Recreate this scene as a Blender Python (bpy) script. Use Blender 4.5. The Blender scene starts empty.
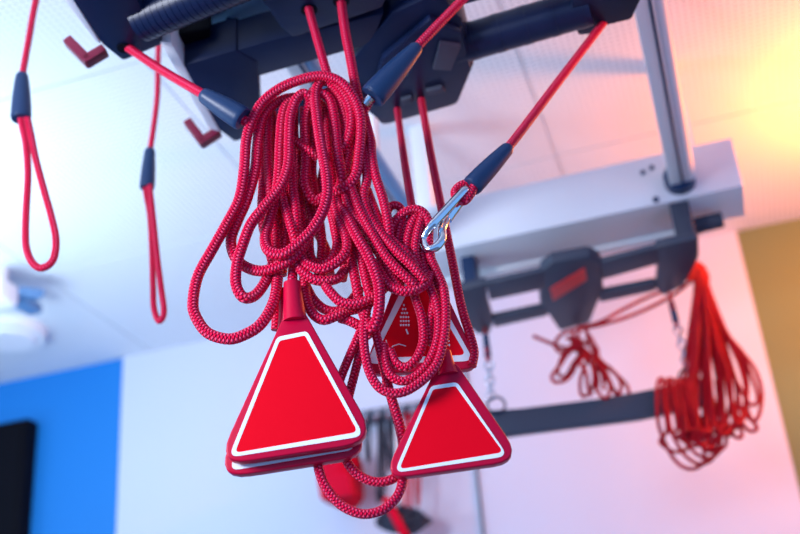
import bpy, bmesh, math, random
import numpy as np
from mathutils import Vector, Matrix

# ------------------------------------------------------------ camera, world, lights, exposure
FPX = 1111.1
CAMZ = 1.35
_Z = np.array([214-400, 267+1913, -FPX]); _Z /= np.linalg.norm(_Z)
_Y = np.array([795-400, -(799-267), -FPX]); _Y -= _Y.dot(_Z)*_Z; _Y /= np.linalg.norm(_Y)
_X = np.cross(_Y, _Z)
R = np.array([_X, _Y, _Z])            # camera axes -> room axes (x along the back wall, y away, z up)
C0 = np.array([0, 0, CAMZ])
scene = bpy.context.scene
col = scene.collection
cam = bpy.data.cameras.new('camera'); cam.lens = 50; cam.sensor_width = 36
cam.clip_start = .02
cam.dof.use_dof = True; cam.dof.focus_distance = 1.02; cam.dof.aperture_fstop = 4.0
camo = bpy.data.objects.new('camera', cam); col.objects.link(camo)
M4 = Matrix.Identity(4)
for i in range(3):
    for j in range(3): M4[i][j] = R[i][j]
M4[2][3] = CAMZ
camo.matrix_world = M4
scene.camera = camo

w = bpy.data.worlds.new('world'); scene.world = w; w.use_nodes = True
bg = w.node_tree.nodes['Background']; bg.inputs[0].default_value = (.22, .48, 1, 1); bg.inputs[1].default_value = .85

def light(name, kind, loc, energy, color, size=None, target=None, **kw):
    l = bpy.data.lights.new(name, kind); l.energy = energy; l.color = color
    if kind == 'AREA': l.shape = 'RECTANGLE'; l.size, l.size_y = size
    elif size is not None: l.shadow_soft_size = size
    for k, v in kw.items(): setattr(l, k, v)
    o = bpy.data.objects.new(name, l); col.objects.link(o); o.location = loc
    if target is not None:
        o.rotation_euler = (Vector(target)-Vector(loc)).to_track_quat('-Z', 'Y').to_euler()
    return o
# daylight from the window side on the left, washing the ceiling
light('window_daylight', 'AREA', (-2.35, .9, 1.75), 9.5, (.55, .78, 1), (1.6, 1.0), (-.3, 1.3, 2.2))
light('ceiling_wash', 'AREA', (-1.45, 1.35, 2.0), 7, (.66, .85, 1), (.4, .4), (-1.35, 1.65, 2.55))
# added warm lights, no real fixtures: they imitate the orange glare at upper right
light('added_warm_glow', 'POINT', (.44, 1.93, 2.35), 22, (1, .23, .022), .06)
light('added_warm_spot', 'SPOT', (.36, .84, 1.86), 9, (1, .16, .008), .1, (-.10, 1.03, 2.17), spot_size=math.radians(38), spot_blend=1)  # unseen spot added to tint the dark front frames orange
light('added_warm_fill', 'POINT', (.42, 1.25, 2.0), 1.3, (1, .22, .03), .06)  # weak orange light added to warm the right rail and end block
light('added_front_key', 'AREA', (-1.05, -.05, 1.95), 18, (.84, .88, 1), (.35, .35), (-.25, .93, 1.65))  # unseen key light added to brighten the cords and grips
vs = scene.view_settings
vs.view_transform = 'Standard'; vs.look = 'None'; vs.gamma = 1; vs.use_curve_mapping = False
vs.exposure = 0.35

# ------------------------------------------------------------ picture measurements to room points
def ray(px, py): return R @ np.array([(px-400), -(py-267), -FPX])/FPX
def PZ(px, py, z):                     # point at height z (room)
    r = ray(px, py); return C0 + r*(z-CAMZ)/r[2]
def PY(px, py, y):
    r = ray(px, py); return C0 + r*y/r[1]
HD = -R[:, 2].copy(); HD[2] = 0; HD /= np.linalg.norm(HD)     # level heading of the camera
D0 = .93
def H(px, py, off=0, d=None):          # point of the upright plane at level distance d, off mm nearer
    d = (D0 if d is None else d) - off/1000.
    r = ray(px, py); return C0 + r*d/r.dot(HD)
ZF = CAMZ+.81                          # underside of the suspension frames

# ------------------------------------------------------------ materials
MATS = {}
def mat(name, color, rough=.5, metal=0, bump=None, spec=.5, coat=0, sheen=0, trans=0):
    m = bpy.data.materials.new(name); m.use_nodes = True
    nt = m.node_tree; b = nt.nodes['Principled BSDF']
    b.inputs['Base Color'].default_value = (*color, 1); b.inputs['Roughness'].default_value = rough
    b.inputs['Metallic'].default_value = metal; b.inputs['Specular IOR Level'].default_value = spec
    b.inputs['Coat Weight'].default_value = coat; b.inputs['Transmission Weight'].default_value = trans
    b.inputs['Sheen Weight'].default_value = sheen
    # slight procedural surface variation for every material
    tc = nt.nodes.new('ShaderNodeTexCoord'); nz = nt.nodes.new('ShaderNodeTexNoise')
    sc, st = bump or (90, .08)
    nz.inputs['Scale'].default_value = sc; nz.inputs['Detail'].default_value = 4
    nt.links.new(tc.outputs['Object'], nz.inputs['Vector'])
    bp = nt.nodes.new('ShaderNodeBump'); bp.inputs['Strength'].default_value = st; bp.inputs['Distance'].default_value = .002
    nt.links.new(nz.outputs['Fac'], bp.inputs['Height']); nt.links.new(bp.outputs['Normal'], b.inputs['Normal'])
    MATS[name] = m
    return m
def N(nt, t, **kw):
    n = nt.nodes.new(t)
    for k, v in kw.items(): setattr(n, k, v)
    return n
def math_(nt, op, a, b=None):
    n = nt.nodes.new('ShaderNodeMath'); n.operation = op
    for i, v in enumerate((a, b)):
        if v is None: continue
        if isinstance(v, (int, float)): n.inputs[i].default_value = v
        else: nt.links.new(v, n.inputs[i])
    return n.outputs[0]
def rope_mat(name, base, gap, hi):  # dark stitch gaps and pale tops put shade and highlight into the colour
    m = bpy.data.materials.new(name); m.use_nodes = True; nt = m.node_tree; b = nt.nodes['Principled BSDF']
    uv = N(nt, 'ShaderNodeUVMap'); uv.uv_map = 'UVMap'
    sp = N(nt, 'ShaderNodeSeparateXYZ'); nt.links.new(uv.outputs[0], sp.inputs[0])
    a = math_(nt, 'MULTIPLY', sp.outputs[0], math.pi/PITCH)
    c = math_(nt, 'MULTIPLY', sp.outputs[1], math.pi*5)
    s1 = math_(nt, 'SINE', math_(nt, 'ADD', a, c)); s2 = math_(nt, 'SINE', math_(nt, 'SUBTRACT', a, c))
    pr = math_(nt, 'MULTIPLY', s1, s2)
    h = math_(nt, 'POWER', math_(nt, 'ABSOLUTE', pr), .7)
    mx = N(nt, 'ShaderNodeMix', data_type='RGBA')
    nt.links.new(h, mx.inputs[0]); mx.inputs[6].default_value = (*gap, 1); mx.inputs[7].default_value = (*base, 1)
    mx2 = N(nt, 'ShaderNodeMix', data_type='RGBA')
    nt.links.new(math_(nt, 'MULTIPLY', math_(nt, 'GREATER_THAN', pr, .12), math_(nt, 'MULTIPLY', h, .9)), mx2.inputs[0])
    nt.links.new(mx.outputs[2], mx2.inputs[6]); mx2.inputs[7].default_value = (*hi, 1)
    nt.links.new(mx2.outputs[2], b.inputs['Base Color'])
    bp = N(nt, 'ShaderNodeBump'); bp.inputs['Strength'].default_value = 1; bp.inputs['Distance'].default_value = .0016
    nt.links.new(h, bp.inputs['Height']); nt.links.new(bp.outputs[0], b.inputs['Normal'])
    b.inputs['Roughness'].default_value = .42; b.inputs['Specular IOR Level'].default_value = .16
    MATS[name] = m; return m
PITCH = .0034
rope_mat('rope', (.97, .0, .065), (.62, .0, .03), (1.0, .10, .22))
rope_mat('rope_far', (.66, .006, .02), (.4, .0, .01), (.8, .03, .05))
mat('navy', (.003, .010, .042), .42, bump=(60, .05), spec=.25)
mat('navy_bar', (.004, .011, .045), .36, spec=.3)
mat('rear_grey', (.045, .055, .085), .5, spec=.3)
mat('rubber', (.010, .034, .10), .42, bump=(200, .05), spec=.4)
mat('hook_red', (.16, .0, .025), .35)
mat('white_metal', (.86, .88, .9), .4)
mat('beam_white', (.80, .82, .86), .5)
mat('chrome', (.75, .78, .82), .13, metal=1, bump=(20, .01))
mat('handle_red', (.58, .0, .035), .36, bump=(150, .03), spec=.22)
mat('panel_red', (.86, .0, .012), .5, bump=(300, .04), spec=.08)
mat('panel_white', (.88, .89, .93), .35)
mat('plate_blue', (.22, .46, .72), .5)
mat('wall_white', (.58, .62, .76), .7, bump=(30, .05))
mat('wall_blue', (.0, .19, .58), .6, bump=(30, .05))
mat('wall_green', (.15, .21, .09), .7, bump=(30, .05))
mat('black', (.003, .003, .006), .6, spec=.08)
mat('floor', (.25, .27, .3), .5, bump=(10, .1))
mat('label_red', (.75, .02, .02), .4)
mat('strap_black', (.015, .02, .04), .7)
mat('bag_red', (.60, .0, .025), .7, bump=(25, .4), spec=.1)
mat('projector_grey', (.10, .22, .42), .5)

# ------------------------------------------------------------ object helpers
def props(o, label=None, cat=None, group=None, kind=None):
    if label: o['label'] = label
    if cat: o['category'] = cat
    if group: o['group'] = group
    if kind: o['kind'] = kind
    return o
def thing(name, label, cat, loc, group=None):
    o = bpy.data.objects.new(name, None); col.objects.link(o); o.empty_display_size = .03
    o.location = tuple(float(v) for v in loc)
    o['wloc'] = [float(v) for v in loc]
    return props(o, label, cat, group)
def wloc(p):
    return np.array(p['wloc']) if p is not None and 'wloc' in p.keys() else np.zeros(3)
def build(name, geo, m, parent=None, smooth=True, label=None, origin=None):
    v, f = geo[0], geo[1]; uvs = geo[2] if len(geo) > 2 else None
    v = np.asarray(v, dtype=float)
    me = bpy.data.meshes.new(name)
    if parent is not None: base = wloc(parent)
    else: base = np.array(origin if origin is not None else v.mean(0))
    me.from_pydata((v-base).tolist(), [], [tuple(int(i) for i in q) for q in f])
    if uvs is not None:
        l = me.uv_layers.new(name='UVMap'); l.data.foreach_set('uv', np.asarray(uvs, dtype=np.float32).ravel())
    me.materials.append(MATS[m])
    if smooth:
        me.polygons.foreach_set('use_smooth', [True]*len(me.polygons))
        me.set_sharp_from_angle(angle=math.radians(35))
    me.update()
    o = bpy.data.objects.new(name, me); col.objects.link(o)
    if parent is not None: o.parent = parent; o['wloc'] = [float(x) for x in base]
    else: o.location = tuple(base)
    if parent is not None and label: o['label'] = label
    return o
def join(*gs):
    V, F, n = [], [], 0
    for g in gs:
        V.append(np.asarray(g[0], float)); F += [tuple(i+n for i in q) for q in g[1]]; n += len(g[0])
    return np.vstack(V), F
def bm_geo(bm):
    bm.verts.ensure_lookup_table(); bm.verts.index_update()
    g = (np.array([v.co[:] for v in bm.verts]), [tuple(v.index for v in f.verts) for f in bm.faces]); bm.free(); return g
def prism(pts, ext, bevel=0, seg=2):
    bm = bmesh.new()
    vs_ = [bm.verts.new(tuple(float(c) for c in p)) for p in pts]
    f = bm.faces.new(vs_)
    r = bmesh.ops.extrude_face_region(bm, geom=[f])
    bmesh.ops.translate(bm, verts=[e for e in r['geom'] if isinstance(e, bmesh.types.BMVert)], vec=Vector([float(c) for c in ext]))
    bmesh.ops.recalc_face_normals(bm, faces=bm.faces)
    if bevel: bmesh.ops.bevel(bm, geom=list(bm.edges), offset=bevel, segments=seg, affect='EDGES', profile=.6, clamp_overlap=True)
    return bm_geo(bm)
def box(x0, x1, y0, y1, z0, z1, bevel=0):
    return prism([(x0, y0, z0), (x1, y0, z0), (x1, y1, z0), (x0, y1, z0)], (0, 0, z1-z0), bevel)
def catmull(P, step, closed=False):
    P = np.asarray(P, float); out = []
    n = len(P)
    Q = np.vstack([P[-1], P, P[0], P[1]]) if closed else np.vstack([2*P[0]-P[1], P, 2*P[-1]-P[-2]])
    for i in range(n if closed else n-1):
        a, b, c, d = Q[i], Q[i+1], Q[i+2], Q[i+3]
        t = np.linspace(0, 1, 14, endpoint=False)[:, None]
        out.append(.5*((2*b)+(-a+c)*t+(2*a-5*b+4*c-d)*t**2+(-a+3*b-3*c+d)*t**3))
    out = np.vstack(out+[P[:1] if closed else P[-1:]])
    s = np.r_[0, np.cumsum(np.linalg.norm(np.diff(out, axis=0), axis=1))]
    k = max(3, int(round(s[-1]/step))+1)
    t = np.linspace(0, s[-1], k)
    return np.stack([np.interp(t, s, out[:, j]) for j in range(3)], 1), t
def tube(P, r, step=.0012, seg=18, braid=False, closed=False, smooth=True, squash=1):
    if smooth: C, s = catmull(P, step, closed)
    else:
        C = np.asarray(P, float); s = np.r_[0, np.cumsum(np.linalg.norm(np.diff(C, axis=0), axis=1))]
    n = len(C)
    if closed: T = np.roll(C[:-1], -1, 0)-np.roll(C[:-1], 1, 0); T = np.vstack([T, T[:1]])
    else: T = np.gradient(C, axis=0)
    T /= np.linalg.norm(T, axis=1)[:, None]+1e-12
    U = np.zeros_like(T); u = np.cross(T[0], [0.3, .9, .2]); u /= np.linalg.norm(u)
    for i in range(n):
        u = u-T[i]*u.dot(T[i]); u /= np.linalg.norm(u); U[i] = u
    W = np.cross(T, U)
    rr = np.interp(s, np.linspace(0, s[-1], len(r)), r) if hasattr(r, '__len__') else np.full(n, r)
    th = np.linspace(0, 2*math.pi, seg, endpoint=False)
    if braid:
        vv = th/(2*math.pi)
        a = s[:, None]*math.pi/PITCH; c = vv[None]*math.pi*5
        h = np.abs(np.sin(a+c)*np.sin(a-c))**.7
        rad = rr[:, None]*(1+.035*(h-.5))
    else: rad = np.repeat(rr[:, None], seg, 1)
    V = C[:, None]+rad[..., None]*(np.cos(th)[None, :, None]*U[:, None]+squash*np.sin(th)[None, :, None]*W[:, None])
    V = V.reshape(-1, 3)
    F, UV = [], []
    for i in range(n-1):
        for j in range(seg):
            k = (j+1) % seg
            F.append((i*seg+j, i*seg+k, (i+1)*seg+k, (i+1)*seg+j))
            v0, v1 = j/seg, (j+1)/seg
            UV += [(s[i], v0), (s[i], v1), (s[i+1], v1), (s[i+1], v0)]
    if not closed:
        F.append(tuple(range(seg))[::-1]); UV += [(0, 0)]*seg
        F.append(tuple((n-1)*seg+j for j in range(seg))); UV += [(0, 0)]*seg
    return V, F, np.array(UV)
def joinuv(*gs):
    V, F = join(*[(g[0], g[1]) for g in gs]); return V, F, np.vstack([g[2] for g in gs])
def cyl(a, b, ra, rb=None, seg=24):
    rb = ra if rb is None else rb
    g = tube([a, b], [ra, rb], seg=seg, smooth=False); return g[0], g[1]

# ------------------------------------------------------------ the room
CEIL = CAMZ+1.2
XL, XR, YW = -2.9, 2.2, 2.455
def struct(name, geo, m, **k):
    o = build(name, geo, m, smooth=False, **k); o['kind'] = 'structure'; return o
struct('floor', box(XL, XR, -2.2, YW+.1, -.1, 0), 'floor')
# tiled ceiling with perforated panels
m = bpy.data.materials.new('ceiling_tiles'); m.use_nodes = True; MATS['ceiling_tiles'] = m
nt = m.node_tree; b = nt.nodes['Principled BSDF']; b.inputs['Roughness'].default_value = .75
tc = N(nt, 'ShaderNodeTexCoord'); vor = N(nt, 'ShaderNodeTexVoronoi'); vor.inputs['Randomness'].default_value = 0
vor.inputs['Scale'].default_value = 85; vor.voronoi_dimensions = '2D'
geo = N(nt, 'ShaderNodeNewGeometry'); nt.links.new(geo.outputs['Position'], vor.inputs['Vector'])
hole = math_(nt, 'LESS_THAN', vor.outputs['Distance'], .24)
mx = N(nt, 'ShaderNodeMix', data_type='RGBA'); nt.links.new(hole, mx.inputs[0])
mx.inputs[6].default_value = (.78, .82, .86, 1); mx.inputs[7].default_value = (.45, .5, .56, 1)
nt.links.new(mx.outputs[2], b.inputs['Base Color'])
tiles = [box(XL, XR, -2.2, YW+.1, CEIL+.004, CEIL+.08)]
xs = [-.195+.6*k for k in range(-5, 5)]; ys = [1.945+.6*k for k in range(-7, 2)]
for x in xs:
    for y in ys:
        a, b_ = max(x, XL), min(x+.6, XR); c, d = max(y, -2.2), min(y+.6, YW+.1)
        if b_-a > .02 and d-c > .02: tiles.append(box(a+.0018, b_-.0018, c+.0018, d-.0018, CEIL, CEIL+.0045))
struct('ceiling', join(*tiles), 'ceiling_tiles')
XB = -1.481; XG = .140
struct('wall_back', box(XL, XB, YW, YW+.1, 0, CEIL), 'wall_blue')
struct('wall_center', box(XB, XG, YW-.004, YW+.1, 0, CEIL), 'wall_white')
struct('wall_right', box(XG, XR, YW, YW+.1, 0, CEIL), 'wall_green')
# left wall with a window opening behind the daylight
struct('wall_left', join(box(XL-.1, XL, -2.2, YW+.1, 0, .9), box(XL-.1, XL, 1.9, YW+.1, .9, CEIL), box(XL-.1, XL, -2.2, .0, .9, CEIL), box(XL-.1, XL, 0, 1.9, 2.4, CEIL)), 'wall_white')
wf = struct('window_1', join(box(XL-.07, XL-.02, 0, .05, .9, 2.4), box(XL-.07, XL-.02, 1.85, 1.9, .9, 2.4), box(XL-.07, XL-.02, .05, 1.85, .9, .95), box(XL-.07, XL-.02, .05, 1.85, 2.35, 2.4), box(XL-.07, XL-.02, .93, .97, .95, 2.35)), 'white_metal')

# crossbeam under the ceiling and the rails
ZB = CAMZ+.9
bo = thing('ceiling_crossbeam', 'white boxed crossbeam running under the ceiling above the rear frame', 'beam', (-.6, 1.73, ZB))
build('beam_box', box(-.47, .125, 1.68, 1.79, ZB, ZB+.095, .004), 'beam_white', bo)
build('ledge', box(-.47, .05, 1.79, 1.815, ZB-.006, ZB+.03, .003), 'white_metal', bo)
for sx in (-.44, .035):
    build('hanger', box(sx, sx+.03, 1.72, 1.75, ZB+.094, CEIL, .002), 'white_metal', bo)
for (px, py, r) in ((656, 200, .004), (643, 173, .003), (652, 168, .003)):
    p = PY(px, py, 1.68); build('screw', cyl(p+[0, .002, 0], p-[0, .004, 0], r*1.3, seg=12), 'rubber', bo)
def rail(x, label, ybeg, yend, cup=True):
    z = CAMZ+.935
    t = thing('ceiling_rail', label, 'rail', (x, (ybeg+yend)/2, z), 'ceiling rails carrying the frames')
    build('rail_channel', box(x-.022, x+.004, ybeg, yend, z-.018, z+.03, .003), 'white_metal', t)
    build('rail_tube', cyl((x+.010, ybeg, z-.006), (x+.010, yend, z-.006), .0115), 'plate_blue' if not cup else 'beam_white', t)
    build('slot_strip', box(x-.003, x+.001, ybeg, yend, z-.0195, z-.0175), 'rubber', t)
    if cup: build('end_cup', join(cyl((x-.004, yend-.025, z-.002), (x-.004, yend+.002, z-.002), .026)), 'rubber', t, label='dark round end cup')
    for y in (ybeg+.3, yend-.25):
        build('rail_hanger', box(x-.012, x+.002, y, y+.02, z+.028, CEIL), 'white_metal', t)
xr = PZ(668, 100, CAMZ+.935)[0]
rail(xr, 'white round-ended ceiling rail on the right running back into the crossbeam', -.3, 1.682)
xl = PZ(392, 192, CAMZ+.935)[0]
rail(xl, 'grey ceiling rail passing behind the hanks of red cord', -.3, 1.682, False)

# ------------------------------------------------------------ suspension frames
def zpoly(pts, z=ZF): return [PZ(px, py, z) for px, py in pts]
def slab(pts, h, bevel=.004, z=ZF): return prism(zpoly(pts, z), (0, 0, h), bevel)
# 1: the nearest frame, housings at upper left and top centre
f1 = thing('suspension_frame', 'dark navy hanging frame at the top left, ribbed bar and red hook nearest the window', 'suspension frame', PZ(260, -20, ZF), 'dark frames hung from the ceiling rails')
build('end_block', slab([(72, 0), (102, 45), (123, 62), (161, 46), (163, 40), (140, 5), (118, -45), (50, -30)], .05, .005), 'navy', f1)
ss1 = build('side_strip', prism([PZ(60, -5, ZF), PZ(96, 42, ZF), PZ(101, 44, ZF), PZ(70, -5, ZF)], (0, 0, .045), .001), 'white_metal', f1, label='white side strip')
a = PZ(140, 20, ZF+.012); b_ = PZ(300, -46, ZF+.012)
def ribbed(a, b_, r, n):
    g = [cyl(a, b_, r)]
    for k in range(n):
        p = a+(b_-a)*(k+.5)/n; q = a+(b_-a)*(k+.78)/n
        g.append(cyl(p, q, r*1.02))
    return join(*g)
build('ribbed_bar', ribbed(a, b_, .0245, 26), 'navy_bar', f1)
ch1 = build('center_housing', slab([(252, -12), (280, 28), (293, 39), (383, 9), (396, -20), (380, -60), (300, -70), (240, -40)], .055, .006), 'navy', f1)
for px, py in ((309, 10), (341, 1)):
    p = PZ(px, py, ZF-.0005); build('rope_port', cyl(p+[0, 0, .01], p-[0, 0, .001], .009), 'black', ch1)
p = PZ(124, 48, ZF-.0005); build('rope_port', cyl(p+[0, 0, .01], p-[0, 0, .001], .008), 'black', f1)
def hook(parent, pts, z):
    # flat bar bent in a V, carried by the side strip
    dl = (PZ(*pts[-1], z)-C0).dot(HD); P = [H(px, py, 0, dl) for px, py in pts]
    g = []
    up = np.array([0, 0, 1.])
    A, B, Cc = P
    V = []
    for (p, q) in ((A, B), (B, Cc)):
        d = (q-p)/np.linalg.norm(q-p); s = np.cross(d, HD); s /= np.linalg.norm(s)
        e = .004
        g.append(prism([p-s*.0056-d*e, q-s*.0056+d*e, q+s*.0056+d*e, p+s*.0056-d*e], HD*.014, .002))
    return build('hook', join(*g), 'hook_red', parent, label='dark red V-shaped hook')
hook(ss1, [(68, 39), (86, 57), (101, 48)], ZF+.006)
# bracket and mounting plate between the two front frames
mp = thing('rail_carriage', 'dark carriage bracket on a blue-grey plate between the two front frames', 'bracket', PZ(200, 30, ZF+.06))
build('mounting_plate', prism(zpoly([(158, 20), (196, 66), (268, 40), (300, 0), (250, -25), (186, -20)], ZF+.075), (0, 0, .012), .002), 'plate_blue', mp)
build('bracket', prism(zpoly([(178, 34), (184, 56), (212, 50), (210, 28)], ZF+.03), (0, 0, .045), .003), 'black', mp)
for px, py in ((184, 53), (204, 47)):
    p = PZ(px, py, ZF+.029); build('screw', cyl(p+[0, 0, .002], p-[0, 0, .002], .0028, seg=12), 'chrome', mp)
p = PZ(229, 20, ZF+.074); build('screw', cyl(p+[0, 0, .002], p-[0, 0, .014], .004, seg=12), 'rubber', mp)
build('carriage_arm', prism([PZ(262, 0, ZF+.087), PZ(285, 40, ZF+.087), PZ(330, 30, ZF+.087), PZ(300, -10, ZF+.087)], (0, 0, .03), .002), 'plate_blue', mp)

# 2: the middle frame behind the hank
f2 = thing('suspension_frame', 'dark frame behind the big red hank, its angular centre housing feeding two thin cords', 'suspension frame', PZ(420, 70, ZF), 'dark frames hung from the ceiling rails')
build('end_block', slab([(182, 66), (219, 131), (235, 143), (262, 132), (260, 88), (258, 62), (236, 50)], .05, .005), 'navy', f2)
ss2 = build('side_strip', prism([PZ(160, 42, ZF), PZ(209, 129, ZF), PZ(220, 132, ZF), PZ(184, 66, ZF), PZ(171, 42, ZF)], (0, 0, .04), .001), 'white_metal', f2, label='white side strip')
build('front_bar', slab([(198, 62), (258, 77), (372, 44), (384, 14), (262, 43)], .045, .003, ZF+.002), 'navy', f2)
build('rear_bar', slab([(254, 112), (256, 138), (372, 104), (366, 84)], .010, .003), 'navy', f2)
ch2 = build('center_housing', slab([(352, 60), (361, 104), (382, 128), (459, 106), (475, 66), (463, 20), (440, -8), (392, 14), (366, 42)], .06, .010), 'navy', f2)
build('housing_rim', slab([(368, 112), (383, 124), (457, 103), (471, 68), (462, 34), (430, 20), (382, 60)], .01, .003, ZF-.010), 'navy_bar', ch2)
build('angled_facet', slab([(433, 70), (451, 71), (461, 47), (440, 44)], .006, .001, ZF-.016), 'rear_grey', ch2)
build('angled_facet', slab([(428, 96), (446, 92), (442, 88), (426, 92)], .006, .001, ZF-.016), 'rear_grey', ch2)
build('angled_facet', slab([(402, 106), (414, 103), (411, 98), (401, 101)], .006, .001, ZF-.016), 'rear_grey', ch2)
build('right_bar', ribbed(PZ(455, 46, ZF+.012), PZ(590, 6, ZF+.012), .0225, 5), 'navy_bar', f2)
build('front_bar', slab([(440, -10), (462, 6), (560, -20), (545, -42)], .035, .004), 'navy', f2)
build('right_end_block', slab([(572, 12), (578, 36), (600, 34), (607, 26), (632, 20), (641, 0), (640, -25), (570, -20)], .05, .004), 'navy', f2)
hook(ss2, [(188, 121), (202, 139), (216, 130)], ZF+.006)

# 3: the rear frame with the red label
f3 = thing('suspension_frame', 'rear grey frame below the crossbeam with a red striped label and slot openings', 'suspension frame', PZ(575, 295, ZF), 'dark frames hung from the ceiling rails')
build('end_block', slab([(455, 292), (463, 324), (478, 335), (490, 334), (494, 322), (488, 300), (487, 284)], .016, .005), 'rear_grey', f3)
build('front_bar', slab([(486, 284), (490, 301), (546, 289), (546, 271)], .010, .003), 'rear_grey', f3)
build('rear_bar', slab([(492, 318), (494, 328), (548, 316), (548, 306)], .010, .003), 'rear_grey', f3)
ch3 = build('center_housing', slab([(541, 272), (540, 304), (560, 332), (590, 324), (604, 290), (602, 262), (590, 256), (552, 263)], .022, .007), 'rear_grey', f3)
build('label_strip', slab([(550, 289), (553, 301), (587, 280), (585, 268)], .002, 0, ZF-.0015), 'label_red', ch3, label='red rectangular label')
build('front_bar', slab([(601, 262), (603, 280), (660, 264), (658, 248)], .010, .003), 'rear_grey', f3)
build('rear_bar', slab([(600, 293), (600, 303), (656, 291), (656, 282)], .010, .003), 'rear_grey', f3)
build('end_block', slab([(656, 248), (658, 264), (656, 290), (664, 296), (684, 286), (699, 258), (699, 238)], .016, .005), 'rear_grey', f3)
p = PZ(684, 228, ZF+.05)
build('hanger_bracket', box(p[0]-.016, p[0]+.016, p[1]-.02, p[1]+.02, ZF+.01, ZB+.005, .002), 'rear_grey', f3)
p = PY(706, 224, 1.74); build('knob', cyl(p-[.03, 0, 0], p+[.028, 0, 0.002], .014), 'rear_grey', f3)
p = PZ(460, 262, ZF+.05); build('hanger_bracket', box(p[0]-.012, p[0]+.012, 1.72, 1.76, ZF+.012, ZB+.002, .002), 'rubber', f3)

# ------------------------------------------------------------ cords
RR = .0052
def cord(name, pts, m='rope', parent=None, r=RR, d=None, step=.0011, seg=20, braid=True, o0=0, **k):
    P = [H(p[0], p[1], (p[2] if len(p) > 2 else 0)+o0, d) for p in pts]
    return build(name, tube(P, r, step, seg, braid), m, parent, **k)
def sleeve(parent, A, B, r0, r1, name='rubber_sleeve'):
    # tapered rubber sleeve, rounded narrow end at A, open lip at B
    A, B = np.array(A), np.array(B)
    t = np.linspace(0, 1, 22)
    P = A+(B-A)*t[:, None]
    r = r0+(r1-r0)*(1-(1-t)**1.8)
    r[0] *= .8; r[-1] *= .93
    g = tube(P, list(r), seg=28, smooth=False)
    lip = tube([B-(B-A)*.02, B+(B-A)*.004], [r1*.97, r1*.86], seg=28, smooth=False)
    return build(name, join((g[0], g[1]), (lip[0], lip[1])), 'rubber', parent)

# sleeved cords
def path_pts(L): return [np.array(p) for p in L]
s1 = thing('sleeved_cord', 'red cord with navy sleeve running from the top left housing to the big hank', 'cord', PZ(124, 48, ZF), 'cords ending in rubber sleeves')
a = PZ(127, 47, ZF+.004); b_ = H(206, 96, 22); c_ = H(242, 118, 16)
build('cord', tube([a, a*.5+b_*.5+[0, 0, -.002], b_, c_], RR*.95, .0011, 20, True), 'rope', s1)
sleeve(s1, H(202, 94, 22), H(243, 119, 18), .0075, .0125)
build('cord_loop', tube([H(238, 116, 18), H(246, 122, 14), H(253, 128, 8), H(262, 134, 0)], RR, .0011, 20, True), 'rope', s1)
s2 = thing('sleeved_cord', 'red cord with navy sleeve slanting down from the top centre into the hank', 'cord', H(470, -30, 0), 'cords ending in rubber sleeves')
top = PZ(640, -180, ZF+.02)
a = H(466, -4, 5); b_ = H(417, 47, 14); up = a+(a-b_)*2.6
build('cord', tube([up, a, b_, H(380, 90, 14)], RR*.95, .0011, 20, True), 'rope', s2)
sleeve(s2, H(418, 46, 14), H(372, 97, 12), .0068, .0138)
build('cord_loop', tube([H(380, 90, 12), H(368, 103, 6), H(363, 116, 0), H(368, 132, -8), H(371, 150, -10)], RR*.9, .0011, 20, True), 'rope', s2)
build('thimble', cyl(H(371, 97, 12), H(365, 104, 8), .0045), 'chrome', s2)
s3 = thing('sleeved_cord', 'red cord with grey sleeve from the right end block down to the carabiner', 'cord', PZ(603, 25, ZF), 'cords ending in rubber sleeves')
a = PZ(604, 22, ZF+.004); b_ = H(507, 149, -10); c_ = H(474, 184, -2)
build('cord', tube([a, a*.5+b_*.5, b_, c_], RR*.92, .0011, 20, True), 'rope', s3)
sleeve(s3, H(509, 147, -10), H(471, 187, -2), .0066, .0105)
build('cord_loop', tube([H(474, 187, 0), H(470, 195, 2), H(464, 201, 2), H(457, 199, 0), H(455, 192, -3), H(460, 186, -3), H(468, 183, -3)], RR*.85, .0011, 20, True), 'rope', s3)
cb = thing('carabiner', 'chrome carabiner joining the sleeved cord to the smaller red hank', 'carabiner', H(445, 220, 5))
build('body', tube([H(465, 190, 4), H(456, 199, 7), H(445, 211, 8), H(434, 223, 7), H(427, 232, 3), H(424, 241, 0), H(428, 249, 4), H(436, 247, 7), H(442, 239, 6), H(442, 229, 0), H(447, 218, -6), H(456, 205, -8), H(464, 196, -3)], .0043, .001, 16, closed=True)[:2], 'chrome', cb)
build('gate', cyl(H(447, 219, -7), H(459, 202, -7), .0052), 'chrome', cb)
# hanging cords on the left
def strap_loop(label, cordpts, A, B, looppts, d, r, sr0, sr1):
    t = thing('looped_cord', label, 'cord', H(*cordpts[0][:2], 0, d), 'plain cords with end loops hanging on the left')
    P = [H(x, y, 0, d) for x, y in cordpts]; up = P[0].copy(); up[2] = CEIL; mid = (P[0]+up)/2
    build('cord', tube([up, mid]+P, r, .0014, 16, True), 'rope', t)
    sleeve(t, H(*A, 0, d), H(*B, 0, d), sr0, sr1)
    build('end_loop', tube([H(p[0], p[1], p[2] if len(p) > 2 else 0, d) for p in looppts], r, .0014, 16, True), 'rope', t)
strap_loop('red cord with blue sleeve and long open loop hanging at the far left', [(52, -70), (36, 0), (29, 38), (22, 78), (20, 95)], (22, 74), (21, 119), [(20, 112), (22, 125), (26, 145), (28, 175), (26, 215), (26, 245), (32, 262), (42, 268), (53, 260), (56, 240), (51, 215), (44, 190), (36, 160), (31, 135), (26, 112)], 1.1, .0042, .0072, .0122)
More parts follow.
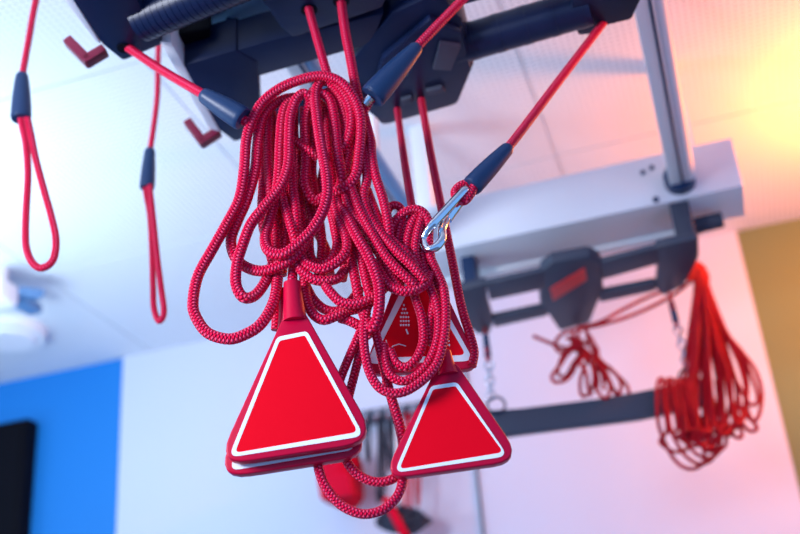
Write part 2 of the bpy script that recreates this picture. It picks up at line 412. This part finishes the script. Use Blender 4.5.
strap_loop('thin red cord with narrow closed loop hanging behind the top left housing', [(159, 30), (158, 60), (157, 100), (150, 152), (148, 165)], (150, 149), (147, 188), [(147, 180), (146, 192), (150, 216), (152, 250), (153, 285), (154, 308), (159, 321, 2), (164, 312, 4), (161, 287, 4), (157, 255, 6), (153, 216, 6), (150, 190, 5), (149, 180, 3)], 1.22, .0038, .0065, .0098)

# big hank: one traced strand after another
hk = thing('cord_hank', 'large knotted hank of red braided cord hanging at the centre, nearest the camera', 'cord hank', H(310, 90, 0))
S = [
 # 1 outer arc with the big left loop
 [(269, 112, -4), (268, 150, -4), (270, 190, -4), (273, 215, -8), (277, 245, -10), (278, 268, -6), (276, 292, 2), (271, 308, 6), (260, 325, 9), (244, 335, 10), (228, 339, 10), (208, 333, 10), (196, 317, 10), (193, 302, 10), (198, 276, 10), (212, 250, 10), (226, 225, 10), (239, 199, 10), (244, 170, 12), (246, 142, 12), (251, 123, 14), (262, 103, 16), (279, 89, 18), (300, 80, 19), (322, 76, 19), (340, 82, 18), (353, 97, 16), (360, 115, 14), (361, 133, 12), (359, 155, 11), (356, 174, 11), (347, 186, 9), (332, 193, 2), (318, 200, -6)],
 # 2 second inner strand with the low left loop
 [(300, 97, 2), (282, 100, 3), (268, 110, 4), (260, 125, 5), (257, 148, 6), (255, 170, 6), (247, 199, 5), (237, 222, 3), (231, 240, 1), (235, 257, 0), (246, 267, 1), (261, 271, 4), (277, 267, 8), (290, 260, 11), (300, 251, 10), (308, 240, 0)],
 # 3 front rope sweeping to the small lower left loop
 [(318, 203, -8), (310, 196, -3), (305, 182, 0), (306, 160, 0), (305, 140, 2), (305, 119, 5), (309, 103, 10), (307, 96, 13), (302, 94, 14), (295, 102, 15), (290, 119, 14), (289, 142, 14), (288, 165, 15), (281, 186, 17), (265, 206, 18), (251, 224, 17), (243, 244, 15), (237, 264, 12), (236, 284, 11), (243, 297, 10), (254, 296, 6), (264, 284, 0), (272, 266, -8)],
 # 4 strand looping under and up through the middle
 [(297, 98, 4), (287, 104, 6), (282, 119, 8), (280, 145, 8), (279, 170, 8), (276, 195, 6), (270, 218, 6), (265, 238, 10), (269, 251, 15), (283, 254, 19), (298, 244, 22), (312, 230, 23), (322, 213, 23), (327, 195, 23), (326, 174, 22), (321, 146, 20), (317, 119, 17), (315, 97, 13), (318, 85, 12), (325, 81, 10), (333, 85, 10), (343, 95, 10), (350, 109, 10), (351, 127, 8), (345, 146, 4), (336, 157, -2)],
 # 5 right of centre, runs on diagonally to the low right loops
 [(311, 92, 4), (322, 94, 8), (330, 101, 8), (334, 117, 9), (336, 133, 9), (338, 155, 10), (342, 179, 6), (338, 193, -2), (338, 205, 0), (347, 218, 8), (357, 237, 14), (367, 254, 16), (374, 270, 17), (379, 288, 17), (379, 308, 16), (376, 322, 13), (371, 328, 8), (366, 320, 4), (362, 308, -4)],
 # 6 right edge strand
 [(364, 114, 0), (368, 130, 0), (371, 142, 2), (372, 158, 4), (376, 177, 6), (383, 199, 7), (388, 222, 8), (390, 242, 4), (394, 262, -4)],
 [(355, 110, -4), (361, 140, 0), (365, 160, 4), (367, 178, 5), (364, 197, 5), (368, 214, 6), (380, 233, 8), (396, 251, 12), (413, 267, 14), (425, 282, 12)],
 [(350, 186, 6), (354, 196, 8), (360, 211, 9), (370, 230, 10), (384, 254, 13), (398, 270, 15), (411, 282, 14), (420, 292, 8)],
 [(344, 190, 2), (352, 212, 4), (363, 226, 6), (374, 240, 9), (384, 258, 8), (392, 275, 6), (400, 288, 6)],
 [(367, 190, -2), (373, 206, 0), (381, 225, 2), (393, 242, 5), (406, 254, 8), (416, 268, 6)],
 # 10 inner hanging loops of the middle
 [(332, 195, 0), (335, 210, 4), (340, 224, 7), (346, 237, 10), (346, 251, 12), (337, 262, 13), (322, 269, 12), (307, 264, 8), (300, 254, 0)],
 [(293, 256, 0), (298, 266, 3), (305, 274, 6), (315, 280, 7), (327, 281, 6), (338, 278, 2), (346, 268, -4)],
 [(322, 276, 0), (326, 286, 5), (332, 294, 9), (341, 302, 11), (353, 304, 12), (366, 301, 12), (377, 295, 8), (386, 286, 0)],
 [(304, 276, -6), (305, 290, -4), (308, 304, -2), (314, 315, 0), (324, 320, 2), (336, 316, 2), (348, 311, 0), (362, 308, -2)],
 [(306, 286, -14), (313, 299, -10), (324, 309, -8), (338, 311, -8), (352, 300, -10), (360, 288, -12)],
 [(340, 318, -6), (350, 321, -4), (362, 328, -4), (370, 338, -6)],
 # vertical infill
 [(281, 190, 2), (284, 204, 4), (289, 219, 6), (294, 236, 6), (297, 250, 0), (299, 264, -4)],
 [(291, 150, 2), (292, 172, 4), (293, 190, 4), (296, 210, 5), (297, 230, 3), (296, 250, -2), (293, 270, -2), (292, 288, -2)],
 [(345, 232, -6), (350, 248, -2), (352, 262, 0), (355, 278, 2), (358, 294, 0), (362, 312, -6)],
 [(355, 238, 0), (360, 252, 2), (364, 270, 4), (368, 288, 6), (373, 305, 4)],
 [(374, 262, 4), (381, 274, 8), (390, 286, 10), (402, 291, 12), (414, 290, 12), (425, 284, 8), (430, 275, 0)],
 [(318, 96, 0), (330, 92, 2), (338, 98, 4), (343, 111, 4), (346, 127, 3), (343, 143, 0), (340, 160, -4)],
 [(352, 138, -2), (349, 157, 0), (345, 175, 1), (340, 190, -2), (331, 205, -6)],
 [(288, 136, -4), (297, 143, 2), (309, 151, 5), (318, 158, 0)],
 [(325, 195, -10), (331, 212, -8), (335, 230, -4), (337, 246, -2), (331, 260, -2), (320, 266, -6), (311, 258, -10), (309, 240, -12), (312, 220, -12)],
 [(263, 120, -8), (262, 150, -8), (263, 180, -8), (262, 205, -8), (263, 225, -10), (268, 245, -12), (274, 270, -12), (277, 300, -10), (276, 330, -12)],
 [(300, 140, -12), (299, 170, -12), (300, 200, -14), (303, 225, -14), (306, 250, -14), (304, 275, -12)],
 [(312, 110, -10), (314, 140, -10), (312, 170, -14), (316, 200, -16), (320, 225, -16), (322, 250, -16), (318, 280, -14)],
 [(326, 104, -6), (327, 130, -8), (330, 160, -10), (334, 190, -12), (342, 215, -12), (350, 240, -12)],
 [(356, 160, -12), (356, 185, -10), (358, 205, -8), (366, 225, -8), (374, 245, -8), (384, 262, -8), (388, 280, -8)],
 [(272, 112, -10), (274, 140, -12), (272, 170, -12), (276, 200, -14), (280, 225, -14), (284, 250, -14), (282, 275, -14)],
 [(294, 104, -10), (294, 130, -14), (296, 160, -18), (294, 190, -18), (298, 215, -18), (302, 240, -20), (314, 265, -16)],
 [(304, 108, -18), (306, 140, -20), (309, 170, -22), (308, 200, -22), (314, 225, -22), (326, 250, -20), (330, 275, -18)],
 [(320, 100, -16), (324, 130, -20), (328, 150, -22), (322, 180, -22), (328, 205, -22), (338, 230, -20), (346, 255, -18), (342, 280, -16)],
 [(340, 100, -8), (341, 125, -14), (336, 150, -18), (345, 180, -18), (352, 205, -18), (362, 230, -18), (368, 255, -16), (372, 280, -14), (384, 290, -12)],
 [(348, 108, -12), (352, 150, -14), (348, 180, -14), (350, 200, -14), (360, 220, -14), (376, 248, -14), (392, 262, -14)],
 [(284, 112, -8), (286, 140, -8), (285, 170, -8), (287, 200, -10), (288, 225, -10), (286, 250, -8)],
]
for k, pts in enumerate(S):
    cord('cord_loop', pts, parent=hk, r=RR if k < 5 else .0047)

# smaller hank hung from the carabiner
h2 = thing('cord_hank', 'smaller hank of red cord hooked on the chrome carabiner, right of the big hank', 'cord hank', H(415, 212, 0))
S2 = [
 [(390, 262, -10), (388, 235, -8), (386, 218, -6), (390, 207, -6), (398, 206, -6), (402, 214, -8), (400, 235, -10), (402, 262, -10)],
 [(390, 245, -6), (391, 232, -2), (395, 221, 1), (405, 212, 4), (416, 209, 5), (425, 214, 4), (429, 225, 2), (429, 240, 0), (430, 255, 0), (436, 270, 2), (444, 290, 4), (446, 318, 6), (443, 345, 8), (435, 367, 9), (418, 384, 10), (399, 393, 10), (381, 389, 10), (369, 371, 9), (364, 343, 8), (365, 318, 6), (370, 300, 0)],
 [(417, 214, 0), (411, 226, 1), (407, 242, 1), (407, 260, 0), (412, 278, -4)],
 [(422, 216, 2), (417, 235, 3), (415, 254, 3), (420, 270, 2), (432, 292, 2), (438, 312, 3), (438, 335, 4), (432, 356, 4), (420, 373, 4), (404, 381, 4), (391, 376, 3), (385, 362, 0), (384, 345, -6)],
 [(403, 218, -2), (399, 234, -3), (397, 252, -4), (402, 270, -6)],
 [(412, 217, -4), (404, 232, -5), (402, 250, -6), (408, 275, -8), (416, 300, -2), (422, 320, 0), (423, 342, 0), (416, 359, 0), (406, 367, -1), (396, 363, -2), (390, 350, -5)],
 [(425, 224, -4), (423, 244, -4), (424, 262, -4), (430, 285, -2), (434, 300, -2), (430, 325, -4), (432, 345, -6)],
 [(430, 250, -8), (433, 270, -6), (440, 295, -6), (442, 320, -6), (436, 345, -8), (428, 362, -8)],
 # the rope running down between the loops to the long low loop behind the handles
 [(372, 318, 0), (375, 330, -2), (380, 350, -4), (385, 372, -6), (390, 392, -6), (396, 412, -10), (401, 430, -14), (403, 452, -18), (403, 476, -18), (398, 495, -16), (384, 509, -14), (364, 514, -14), (344, 507, -14), (329, 492, -14), (320, 474, -14), (318, 455, -16), (326, 420, -18), (341, 377, -14), (350, 355, -10), (360, 332, -6), (367, 312, -2)],
 [(368, 318, -8), (364, 333, -10), (360, 352, -14), (354, 376, -18), (348, 400, -22), (343, 430, -24), (345, 456, -22), (355, 472, -20), (371, 481, -20), (387, 481, -20), (400, 473, -22), (404, 455, -26), (400, 430, -26), (393, 405, -22), (386, 380, -18)],
]
for pts in S2: cord('cord_loop', pts, parent=h2, r=.0042)

# cords fed by the housings
def feed(label, A, pts, r=.0046, m='rope'):
    t = thing('feed_cord', label, 'cord', A, 'cords running down from the frame housings')
    build('cord', tube([A]+[H(*p) for p in pts], r, .0011, 18, True), m, t)
feed('straight red cord from the top centre housing into the hank, left of the pair', PZ(308, 6, ZF+.004), [(316, 35, 0), (328, 76, 4), (334, 92, 0)], .0046)
feed('straight red cord from the top centre housing into the hank, right of the pair', PZ(341, 0, ZF+.004), [(345, 30, 0), (351, 62, 2), (357, 94, 2), (362, 112, -4)], .005)
feed('thin red cord from the angular housing to the top of the smaller hank', PZ(397, 108, ZF-.006), [(405, 165, -70), (412, 208, -25), (414, 222, -12)], .0041)
feed('thin red cord passing right of the carabiner down to the rear handle', PZ(421, 98, ZF-.006), [(430, 150, -90), (441, 206, -50), (451, 255, -40), (461, 305, -38), (470, 335, -38), (474, 352, -38), (472, 366, -36)], .0044)

# ------------------------------------------------------------ triangular handles
def rounded(poly, rad, n=7):
    P = [np.array(p, float) for p in poly]; out = []
    for i in range(len(P)):
        a, b_, c = P[i-1], P[i], P[(i+1) % len(P)]
        r = rad[i] if hasattr(rad, '__len__') else rad
        u = (a-b_)/np.linalg.norm(a-b_); v = (c-b_)/np.linalg.norm(c-b_)
        p0, p1 = b_+u*r, b_+v*r
        for k in range(n):
            t = k/(n-1); out.append((1-t)**2*p0+2*t*(1-t)*b_+t*t*p1)
    return out
def plate(poly, rad, off, thick, d=None, bevel=0, n=7):
    P = [H(x, y, off, d) for x, y in rounded(poly, rad, n)]
    bm = bmesh.new(); vs_ = [bm.verts.new(tuple(p)) for p in P]; f = bm.faces.new(vs_)
    r = bmesh.ops.extrude_face_region(bm, geom=[f]); nv = [e for e in r['geom'] if isinstance(e, bmesh.types.BMVert)]
    bmesh.ops.translate(bm, verts=nv, vec=Vector(tuple(HD*thick/1000.)))
    bmesh.ops.recalc_face_normals(bm, faces=bm.faces)
    if bevel:
        ed = [e for e in bm.edges if len(e.link_faces) == 2 and e.calc_face_angle(0) > .9 and any(len(f.verts) > 8 for f in e.link_faces)]
        bmesh.ops.bevel(bm, geom=ed, offset=bevel, segments=3, affect='EDGES', profile=.5)
    return bm_geo(bm)
def ring_plate(outer, inner, rad, off, thick, d=None, n=7, ri=None):
    A = [H(x, y, off, d) for x, y in rounded(outer, rad, n)]; B = [H(x, y, off, d) for x, y in rounded(inner, [q*.6 for q in rad], n)]
    k = len(A); T = HD*thick/1000.
    V = A+B+[a+T for a in A]+[b_+T for b_ in B]; F = []
    for i in range(k):
        j = (i+1) % k
        F += [(i, j, k+j, k+i), (2*k+j, 2*k+i, 3*k+i, 3*k+j), (j, i, 2*k+i, 2*k+j), (k+i, k+j, 3*k+j, 3*k+i)]
    return np.array(V), F
def handle(label, outer, white, inner, neck, off, thick=11, d=None, brad=(6, 6, 16, 16)):
    t = thing('triangular_handle', label, 'handle', H(*neck[0], off-5, d), 'red triangular hand grips')
    gb = build('grip_body', plate(outer, brad, off, thick, d, .0016), 'handle_red', t)
    build('white_border', ring_plate(white, inner, (4, 4, 11, 11), off+.5, .9, d), 'panel_white', gb, smooth=False)
    build('face_panel', plate(inner, (2.4, 2.4, 6.6, 6.6), off+.3, .7, d), 'panel_red', gb, smooth=False)
    (nx0, ny0), (nx1, ny1) = neck[0], neck[1]
    A = H(nx0, ny0, off-5, d); B = H(nx1, ny1, off-5, d)
    w0, w1 = neck[2], neck[3]
    g = tube([A, A+(B-A)*.04, A+(B-A)*.5, B], [w0*.86, w0, w0*1.02, w1], seg=24, smooth=False, squash=1)
    build('neck', (g[0], g[1]), 'handle_red', t)
    return t
handle('red triangular grip with white outline, nearest and lower left of the hank',
       [(285, 312), (305, 312), (378, 441), (215, 466)], [(277, 337), (307, 331), (364, 436), (228.5, 457.5)], [(279.5, 340.7), (305, 335.3), (358, 432), (234.5, 453)],
       [(292, 283), (295, 322), .0092, .0115], 12, brad=(6, 6, 36, 36))
handle('red triangular grip hidden behind the lower left one, only its lower rim showing',
       [(280, 330), (300, 330), (374, 454), (214, 479)], [(274, 350), (301, 344), (357, 449), (229, 471)], [(278, 356), (299, 350), (350, 443), (236, 464)],
       [(286, 290), (289, 334), .0085, .011], -3, brad=(6, 6, 36, 36))
handle('red triangular grip with white outline at lower right, below the smaller hank',
       [(438, 364), (456, 362), (523, 460), (381, 480)], [(431, 386), (457, 382), (508, 456), (394, 473)], [(433, 389.5), (455.5, 386), (503.5, 452.3), (399, 469.3)],
       [(444, 352), (448, 376), .0075, .011], -4, brad=(6, 6, 30, 30))
t3 = handle('red triangular grip with white lettering, half hidden behind the smaller hank',
       [(402, 262), (432, 262), (481, 368), (362, 374)], [(405, 282), (430, 282), (474, 361), (366, 364)], [(409, 289), (427, 288), (466, 355), (374, 358)],
       [(417, 240), (417, 266), .007, .010], -36, brad=(5, 5, 18, 18))
# white printing on the rear handle: a small stacked block, an i mark and a column of strokes
def stroke(x0, y0, x1, y1, wpx, off=-35.4):
    dx, dy = x1-x0, y1-y0; L = math.hypot(dx, dy); nx, ny = -dy/L*wpx/2, dx/L*wpx/2
    return plate([(x0+nx, y0+ny), (x1+nx, y1+ny), (x1-nx, y1-ny), (x0-nx, y0-ny)], .2, off, .3, n=2)
blk = []
for k, (xa, xb, y) in enumerate([(403, 406, 305), (402, 407, 309), (401, 409, 313), (400, 410, 317), (400, 411, 321), (400, 411, 325)]):
    x = xa
    while x < xb-1:
        L = min(2.6, xb-x); blk.append(stroke(x, y, x+L-.8, y, 1.9)); x += L
blk.append(stroke(406, 329, 408, 334, 1.5))
build('printed_block', join(*blk), 'panel_white', t3, smooth=False, label='small white printed block of lettering')
clm = []
for k in range(8):
    y = 319+k*3.7; x = 446+k*.35
    clm.append(stroke(x-1.6, y, x+1.6, y-.2, 1.3))
    if k % 2: clm.append(stroke(x+.9, y-1, x+.9, y+1.4, .9))
build('printed_lettering', join(*clm), 'panel_white', t3, smooth=False, label='column of small white lettering')
build('printed_line', join(*[stroke(*q, .9) for q in ((388, 352, 393, 346), (393, 346, 399, 344), (399, 344, 406, 346), (386, 340, 389, 352))]), 'panel_white', t3, smooth=False, label='thin white drawn line')

# ------------------------------------------------------------ rear group: hanging strap bar and hanks
DR = 1.82
def cordR(name, pts, parent, r=.0036, d=DR):
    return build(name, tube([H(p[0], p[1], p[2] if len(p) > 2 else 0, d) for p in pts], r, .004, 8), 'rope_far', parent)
sb = thing('hanging_bar', 'long slightly bowed dark bar with a ring at each end hanging under the rear frame', 'bar', H(590, 410, 0, DR))
top = [(486, 410), (520, 408), (560, 403), (600, 398), (640, 391), (675, 384), (703, 377)]
bot = [(706, 404), (675, 411), (640, 418), (600, 423), (560, 428), (520, 433), (492, 437)]
build('bar_body', prism([H(x, y, 0, DR) for x, y in top+bot], HD*.02, .003), 'rear_grey', sb)
def oval(cx, cy, rx, ry, d, n=16, tilt=0):
    return [H(cx+rx*math.cos(2*math.pi*k/n), cy+ry*math.sin(2*math.pi*k/n), tilt*math.sin(2*math.pi*k/n), d) for k in range(n)]
build('end_ring', tube(oval(496, 405, 9, 8, DR-.004), .0022, .003, 10, closed=True)[:2], 'navy_bar', sb)
build('end_ring', tube(oval(687, 376, 8, 7, DR-.004), .0022, .003, 10, closed=True)[:2], 'navy_bar', sb)
for x, y in ((492, 420), (693, 398)): build('rivet', cyl(H(x, y, 3, DR), H(x, y, -1, DR), .0035, seg=12), 'chrome', sb)
def chain(label, top_pt, cordpts, sl, links, n):
    t = thing('chain_hanger', label, 'hanger', top_pt, 'chain hangers holding the dark bar')
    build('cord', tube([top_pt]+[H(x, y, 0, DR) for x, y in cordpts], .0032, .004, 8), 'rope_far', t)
    build('sleeve', cyl(H(*sl[0], 0, DR), H(*sl[1], 0, DR), .0055, .0062), 'rubber', t)
    (x0, y0), (x1, y1) = links
    for k in range(n):
        f = (k+.5)/n; cx, cy = x0+(x1-x0)*f, y0+(y1-y0)*f; L = (y1-y0)/n*.66
        w_ = 3.2 if k % 2 == 0 else .6
        w_ *= 1.3
        P = [H(cx+w_*math.cos(a), cy+L*math.sin(a), (0 if k % 2 == 0 else 5.5)*math.cos(a), DR) for a in np.linspace(0, 2*math.pi, 12, endpoint=False)]
        build('link', tube(P, .0021, .003, 8, closed=True)[:2], 'chrome', t)
chain('silver chain and black sleeve hanging from the left end of the rear frame', PZ(485, 328, ZF), [(486, 345), (488, 362)], ((485.5, 335), (488, 357)), ((489, 362), (491, 399)), 5)
chain('silver chain and black sleeve hanging from the right end of the rear frame', PZ(669, 292, ZF), [(674, 312), (677, 328)], ((671, 302), (676, 322)), ((677, 326), (688, 371)), 6)
# cords slung between the centre housing and the right end of the rear frame
for lab, pts in (('slack red cord slung from the label housing to the right end block, upper of two', [(578, 328), (600, 322), (622, 310), (648, 297), (672, 288), (688, 276)]),
                 ('slack red cord slung from the label housing to the right end block, lower of two', [(574, 330), (600, 325), (630, 316), (655, 305), (676, 293), (692, 280)])):
    P = [H(x, y, 0, DR) for x, y in pts]; P[0] = PZ(*pts[0], ZF-.006)
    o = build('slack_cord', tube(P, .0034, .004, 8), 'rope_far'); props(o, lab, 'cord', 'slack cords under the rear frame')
# centre rear hank
c3 = thing('cord_hank', 'loosely knotted red cord under the label housing of the rear frame', 'cord hank', H(578, 330, 0, DR))
LC = [[(533, 336), (545, 341), (558, 346), (575, 350), (588, 352)],
      [(574, 330), (562, 334), (555, 344), (560, 352), (572, 348), (582, 340)],
      [(584, 345), (570, 352), (560, 365), (552, 376), (555, 382), (566, 380), (574, 370), (580, 355)],
      [(584, 350), (574, 362), (566, 376), (558, 374), (560, 362), (566, 350), (578, 342)],
      [(580, 326), (578, 340), (584, 354), (594, 368), (598, 380), (596, 392)],
      [(586, 325), (588, 340), (594, 352), (606, 366), (618, 376), (628, 388), (627, 400), (616, 392), (604, 376), (592, 362)],
      [(590, 356), (584, 368), (580, 382), (582, 396), (590, 392), (594, 378), (592, 364)],
      [(594, 360), (594, 376), (598, 392), (606, 398), (610, 388), (606, 374), (598, 362)],
      [(598, 360), (606, 372), (612, 386), (618, 398), (621, 384), (614, 372), (602, 362)],
      [(572, 330), (576, 342), (586, 350), (596, 360), (602, 372), (604, 390)],
      [(566, 338), (578, 340), (590, 346), (598, 356), (592, 362), (582, 356), (574, 346), (570, 336)],
      [(584, 328), (592, 340), (598, 352), (592, 358), (582, 350), (578, 336)],
      [(588, 352), (580, 362), (586, 372), (588, 388), (592, 396)]]
for k, p in enumerate(LC): cordR('cord_loop', [(x, y, (k*7 % 5)*4-8+4*math.sin(i*1.3+k)) for i, (x, y) in enumerate(p)], c3, .0033)
# right rear hank
c4 = thing('cord_hank', 'long full hank of red cord hanging from the right end of the rear frame', 'cord hank', H(700, 275, 0, DR))
random.seed(4)
for k in range(15):
    f = k/14; x0 = 694+f*12; xb = 672+f*66; yb = 452-26*f+random.uniform(-10, 8)
    if k < 5: xb = 690+k*6; yb = 440+k*3
    w_ = 7+random.uniform(0, 7)
    mid = x0+(xb-x0)*.42
    tp = 262+9*abs(f-.45)+k % 3*2
    cordR('cord_loop', [(x0-6, tp+14, 12), (x0-4, tp+4, 12), (x0, tp+2, 8), (x0+1, 290, 6+k % 3*5), (mid-4, 340, k % 4*5), (xb-w_, yb-45, k % 3*6), (xb-w_*.7, yb-12, 4), (xb+1, yb, k % 4*4), (xb+w_*.8, yb-14, 0), (xb+w_, yb-50, -4), (mid+6, 330, -8), (x0+3, 288, -8), (x0+2, tp+5, -8)], c4)
for pts in ([(700, 272), (708, 300), (724, 330), (742, 352), (756, 372), (762, 396), (756, 420), (742, 412), (738, 395)],
            [(702, 272), (712, 305), (730, 338), (748, 368), (758, 398), (750, 404), (736, 380), (722, 345), (708, 300)],
            [(704, 275), (716, 310), (732, 345), (744, 380), (748, 412), (757, 428), (748, 430), (736, 412), (726, 380)],
            [(700, 290), (712, 320), (722, 360), (730, 400), (742, 434), (734, 436), (722, 420), (716, 380)]):
    cordR('cord_loop', pts, c4)
# the loop of cord thrown over the bar
c5 = thing('cord_hank', 'red cord draped in loops over the right end of the dark hanging bar', 'cord hank', H(675, 380, 0, DR))
for k in range(8):
    x0 = 658+k*4.6; xb = [690, 676, 700, 684, 706, 694, 712, 703][k]; yb = [469, 452, 464, 440, 458, 446, 452, 436][k]; xl_ = [657, 664, 668, 674, 678, 683, 690, 694][k]
    cordR('cord_loop', [(x0+14, 388, -26), (x0+5, 379+k % 2*3, -8), (x0, 382, 10), (xl_, 404, 14), (xl_+3, 430, 10+k % 3*4), (xb-16, yb-10, 8+k % 2*5), (xb, yb, 6), (xb+14, yb-8, 0), (xb+10, yb-32, -8), (x0+26, 408, -28), (x0+20, 390, -30)], c5, .0033)

# ------------------------------------------------------------ far wall: rack with straps and bag, screen, ceiling fixtures
def PW(px, py, gap=.0): return PY(px, py, YW-.004-gap)
rk = thing('wall_rack', 'dark wall rack with hooks in the distance between the two front grips', 'rack', PW(395, 405))
build('rack_rail', prism([PW(358, 411, .06), PW(428, 400, .06), PW(428, 408, .06), PW(358, 419, .06)], (0, .06, 0), .004), 'rear_grey', rk)
for x in (366, 378, 390, 402, 414, 424):
    y = 411-(x-358)*.157
    build('rack_hook', tube([PW(x, y+4, .05), PW(x-2, y+6, .11), PW(x-2, y+12, .13), PW(x, y+3, .15)], .004, .01, 8)[:2], 'chrome', rk)
ST = [(380, 418, 500, .0055, 'strap_black', 'black'), (389, 416, 470, .005, 'strap_black', 'dark'), (398, 416, 510, .004, 'panel_white', 'pale'), (366, 420, 462, .004, 'strap_black', 'short black'),
      (407, 413, 520, .004, 'bag_red', 'red'), (416, 412, 505, .003, 'rope_far', 'thin red')]
for k, (x, y0, y1, wd, mm, nm) in enumerate(ST):
    P = [PW(x, y0, .10), PW(x-1, (y0+y1)/2, .12), PW(x-2+k % 2*4, y1, .09), PW(x+3, y1-6, .08), PW(x+4, (y0+y1)/2, .08), PW(x+2, y0, .10)]
    o = build('hanging_strap', tube(P, wd, .02, 8), mm)
    props(o, nm+' strap hanging from the distant wall rack between the front grips', 'strap', 'straps on the distant wall rack')
bgp = thing('gear_bag', 'red soft bag hanging on the far wall just below the lower left grip', 'bag', PW(342, 480))
def lump(cx, cy, rx, ry, dz, gap, seed, m_, parent, name, label=None):
    bm = bmesh.new(); bmesh.ops.create_icosphere(bm, subdivisions=3, radius=1)
    c = PW(cx, cy, gap); ex = PW(cx+rx, cy, gap)-c; ez = PW(cx, cy-ry, gap)-c
    rnd = random.Random(seed); ph = [rnd.uniform(0, 6) for _ in range(6)]
    for v in bm.verts:
        p = v.co.copy(); s = 1+.10*math.sin(3*p.x+ph[0])+.10*math.sin(4*p.z+ph[1])+.06*math.sin(7*p.x+5*p.z+ph[2])
        sg = lambda a: math.copysign(abs(a)**.7, a)
        q = c+ex*sg(p.x)*s+ez*sg(p.z)*s+np.array([0, dz, 0])*p.y
        v.co = Vector(tuple(q))
    return build(name, bm_geo(bm), m_, parent, label=label)
lump(340, 480, 22, 24, .07, .085, 1, 'bag_red', bgp, 'bag_body')
build('bag_strap', tube([PW(326, 462, .09), PW(338, 430, .05), PW(352, 428, .05), PW(358, 460, .09)], .007, .02, 8)[:2], 'strap_black', bgp)
build('bag_pocket', prism([PW(320, 478, .14), PW(352, 474, .14), PW(356, 498, .14), PW(324, 502, .14)], (0, -.025, 0), .006), 'bag_red', bgp)
sbd = thing('strap_bundle', 'tangled black webbing bundle low on the far wall below the rack', 'strap bundle', PW(400, 522))
lump(402, 524, 15, 9, .05, .08, 3, 'strap_black', sbd, 'webbing_core')
rnd = random.Random(8)
for k in range(7):
    a0 = k*.9
    P = [PW(402+rnd.uniform(-6, 6), 520, .1)] + [PW(402+(17+rnd.uniform(0, 9))*math.cos(a0+j*.5), 520+(9+rnd.uniform(0, 5))*math.sin(a0+j*.5), .1+.02*math.sin(j+k)) for j in range(4)] + [PW(400+rnd.uniform(-6, 6), 524, .12)]
    build('webbing_loop', tube(P, .008, .015, 8)[:2], 'strap_black', sbd)
build('red_tie', tube([PW(386, 500, .12), PW(394, 515, .15), PW(402, 530, .15), PW(410, 545, .13)], .010, .015, 8)[:2], 'bag_red', sbd, label='red strap')

# thin trim strip on the white wall
a = PW(484, 534)
o = struct('trim_1', box(a[0]-.0022, a[0]+.0022, YW-.012, YW-.004, 0, PW(476, 330)[2], .001), 'rear_grey')
# wall screen at far left
p0 = PY(28, 418, YW-.05); 
sc_ = thing('wall_screen', 'black flat screen on the blue wall at the far left', 'screen', (p0[0]-.5, YW, 1.6))
build('screen_frame', box(p0[0]-1.0, p0[0], YW-.05, YW-.001, p0[2]-.62, p0[2], .004), 'black', sc_)
build('screen_panel', box(p0[0]-.985, p0[0]-.015, YW-.053, YW-.049, p0[2]-.6, p0[2]-.015), 'black', sc_)
# ceiling fixtures at far left
ff = thing('ceiling_projector', 'white projector with dark arms under the ceiling at the far left', 'projector', PZ(5, 300, CEIL))
c = PZ(2, 300, CEIL-.09)
build('projector_body', box(c[0]-.14, c[0]+.022, c[1]-.04, c[1]+.03, CEIL-.10, CEIL-.05, .010), 'white_metal', ff)
build('ceiling_mount', cyl((c[0]-.03, c[1]+.02, CEIL-.055), (c[0]-.03, c[1]+.02, CEIL), .02), 'white_metal', ff)
build('arm', prism([PZ(18, 294, CEIL-.07), PZ(44, 297, CEIL-.07), PZ(36, 301, CEIL-.07), PZ(19, 300, CEIL-.07)], (0, 0, .02), .002), 'projector_grey', ff, label='dark blue arm')
build('arm', prism([PZ(8, 305, CEIL-.07), PZ(26, 302, CEIL-.07), PZ(42, 313, CEIL-.07), PZ(30, 316, CEIL-.07)], (0, 0, .02), .002), 'projector_grey', ff, label='dark blue arm')
dsk = thing('ceiling_lamp', 'round white ceiling lamp beyond the projector at the far left', 'ceiling lamp', PZ(12, 331, CEIL))
c = PZ(10, 330, CEIL)
build('lamp_rim', cyl((c[0], c[1], CEIL-.025), (c[0], c[1], CEIL), .085, .09, 40), 'white_metal', dsk)
build('lamp_diffuser', cyl((c[0], c[1], CEIL-.032), (c[0], c[1], CEIL-.02), .06, .07, 40), 'panel_white', dsk)


for o in bpy.data.objects:
    if 'wloc' in o.keys(): del o['wloc']
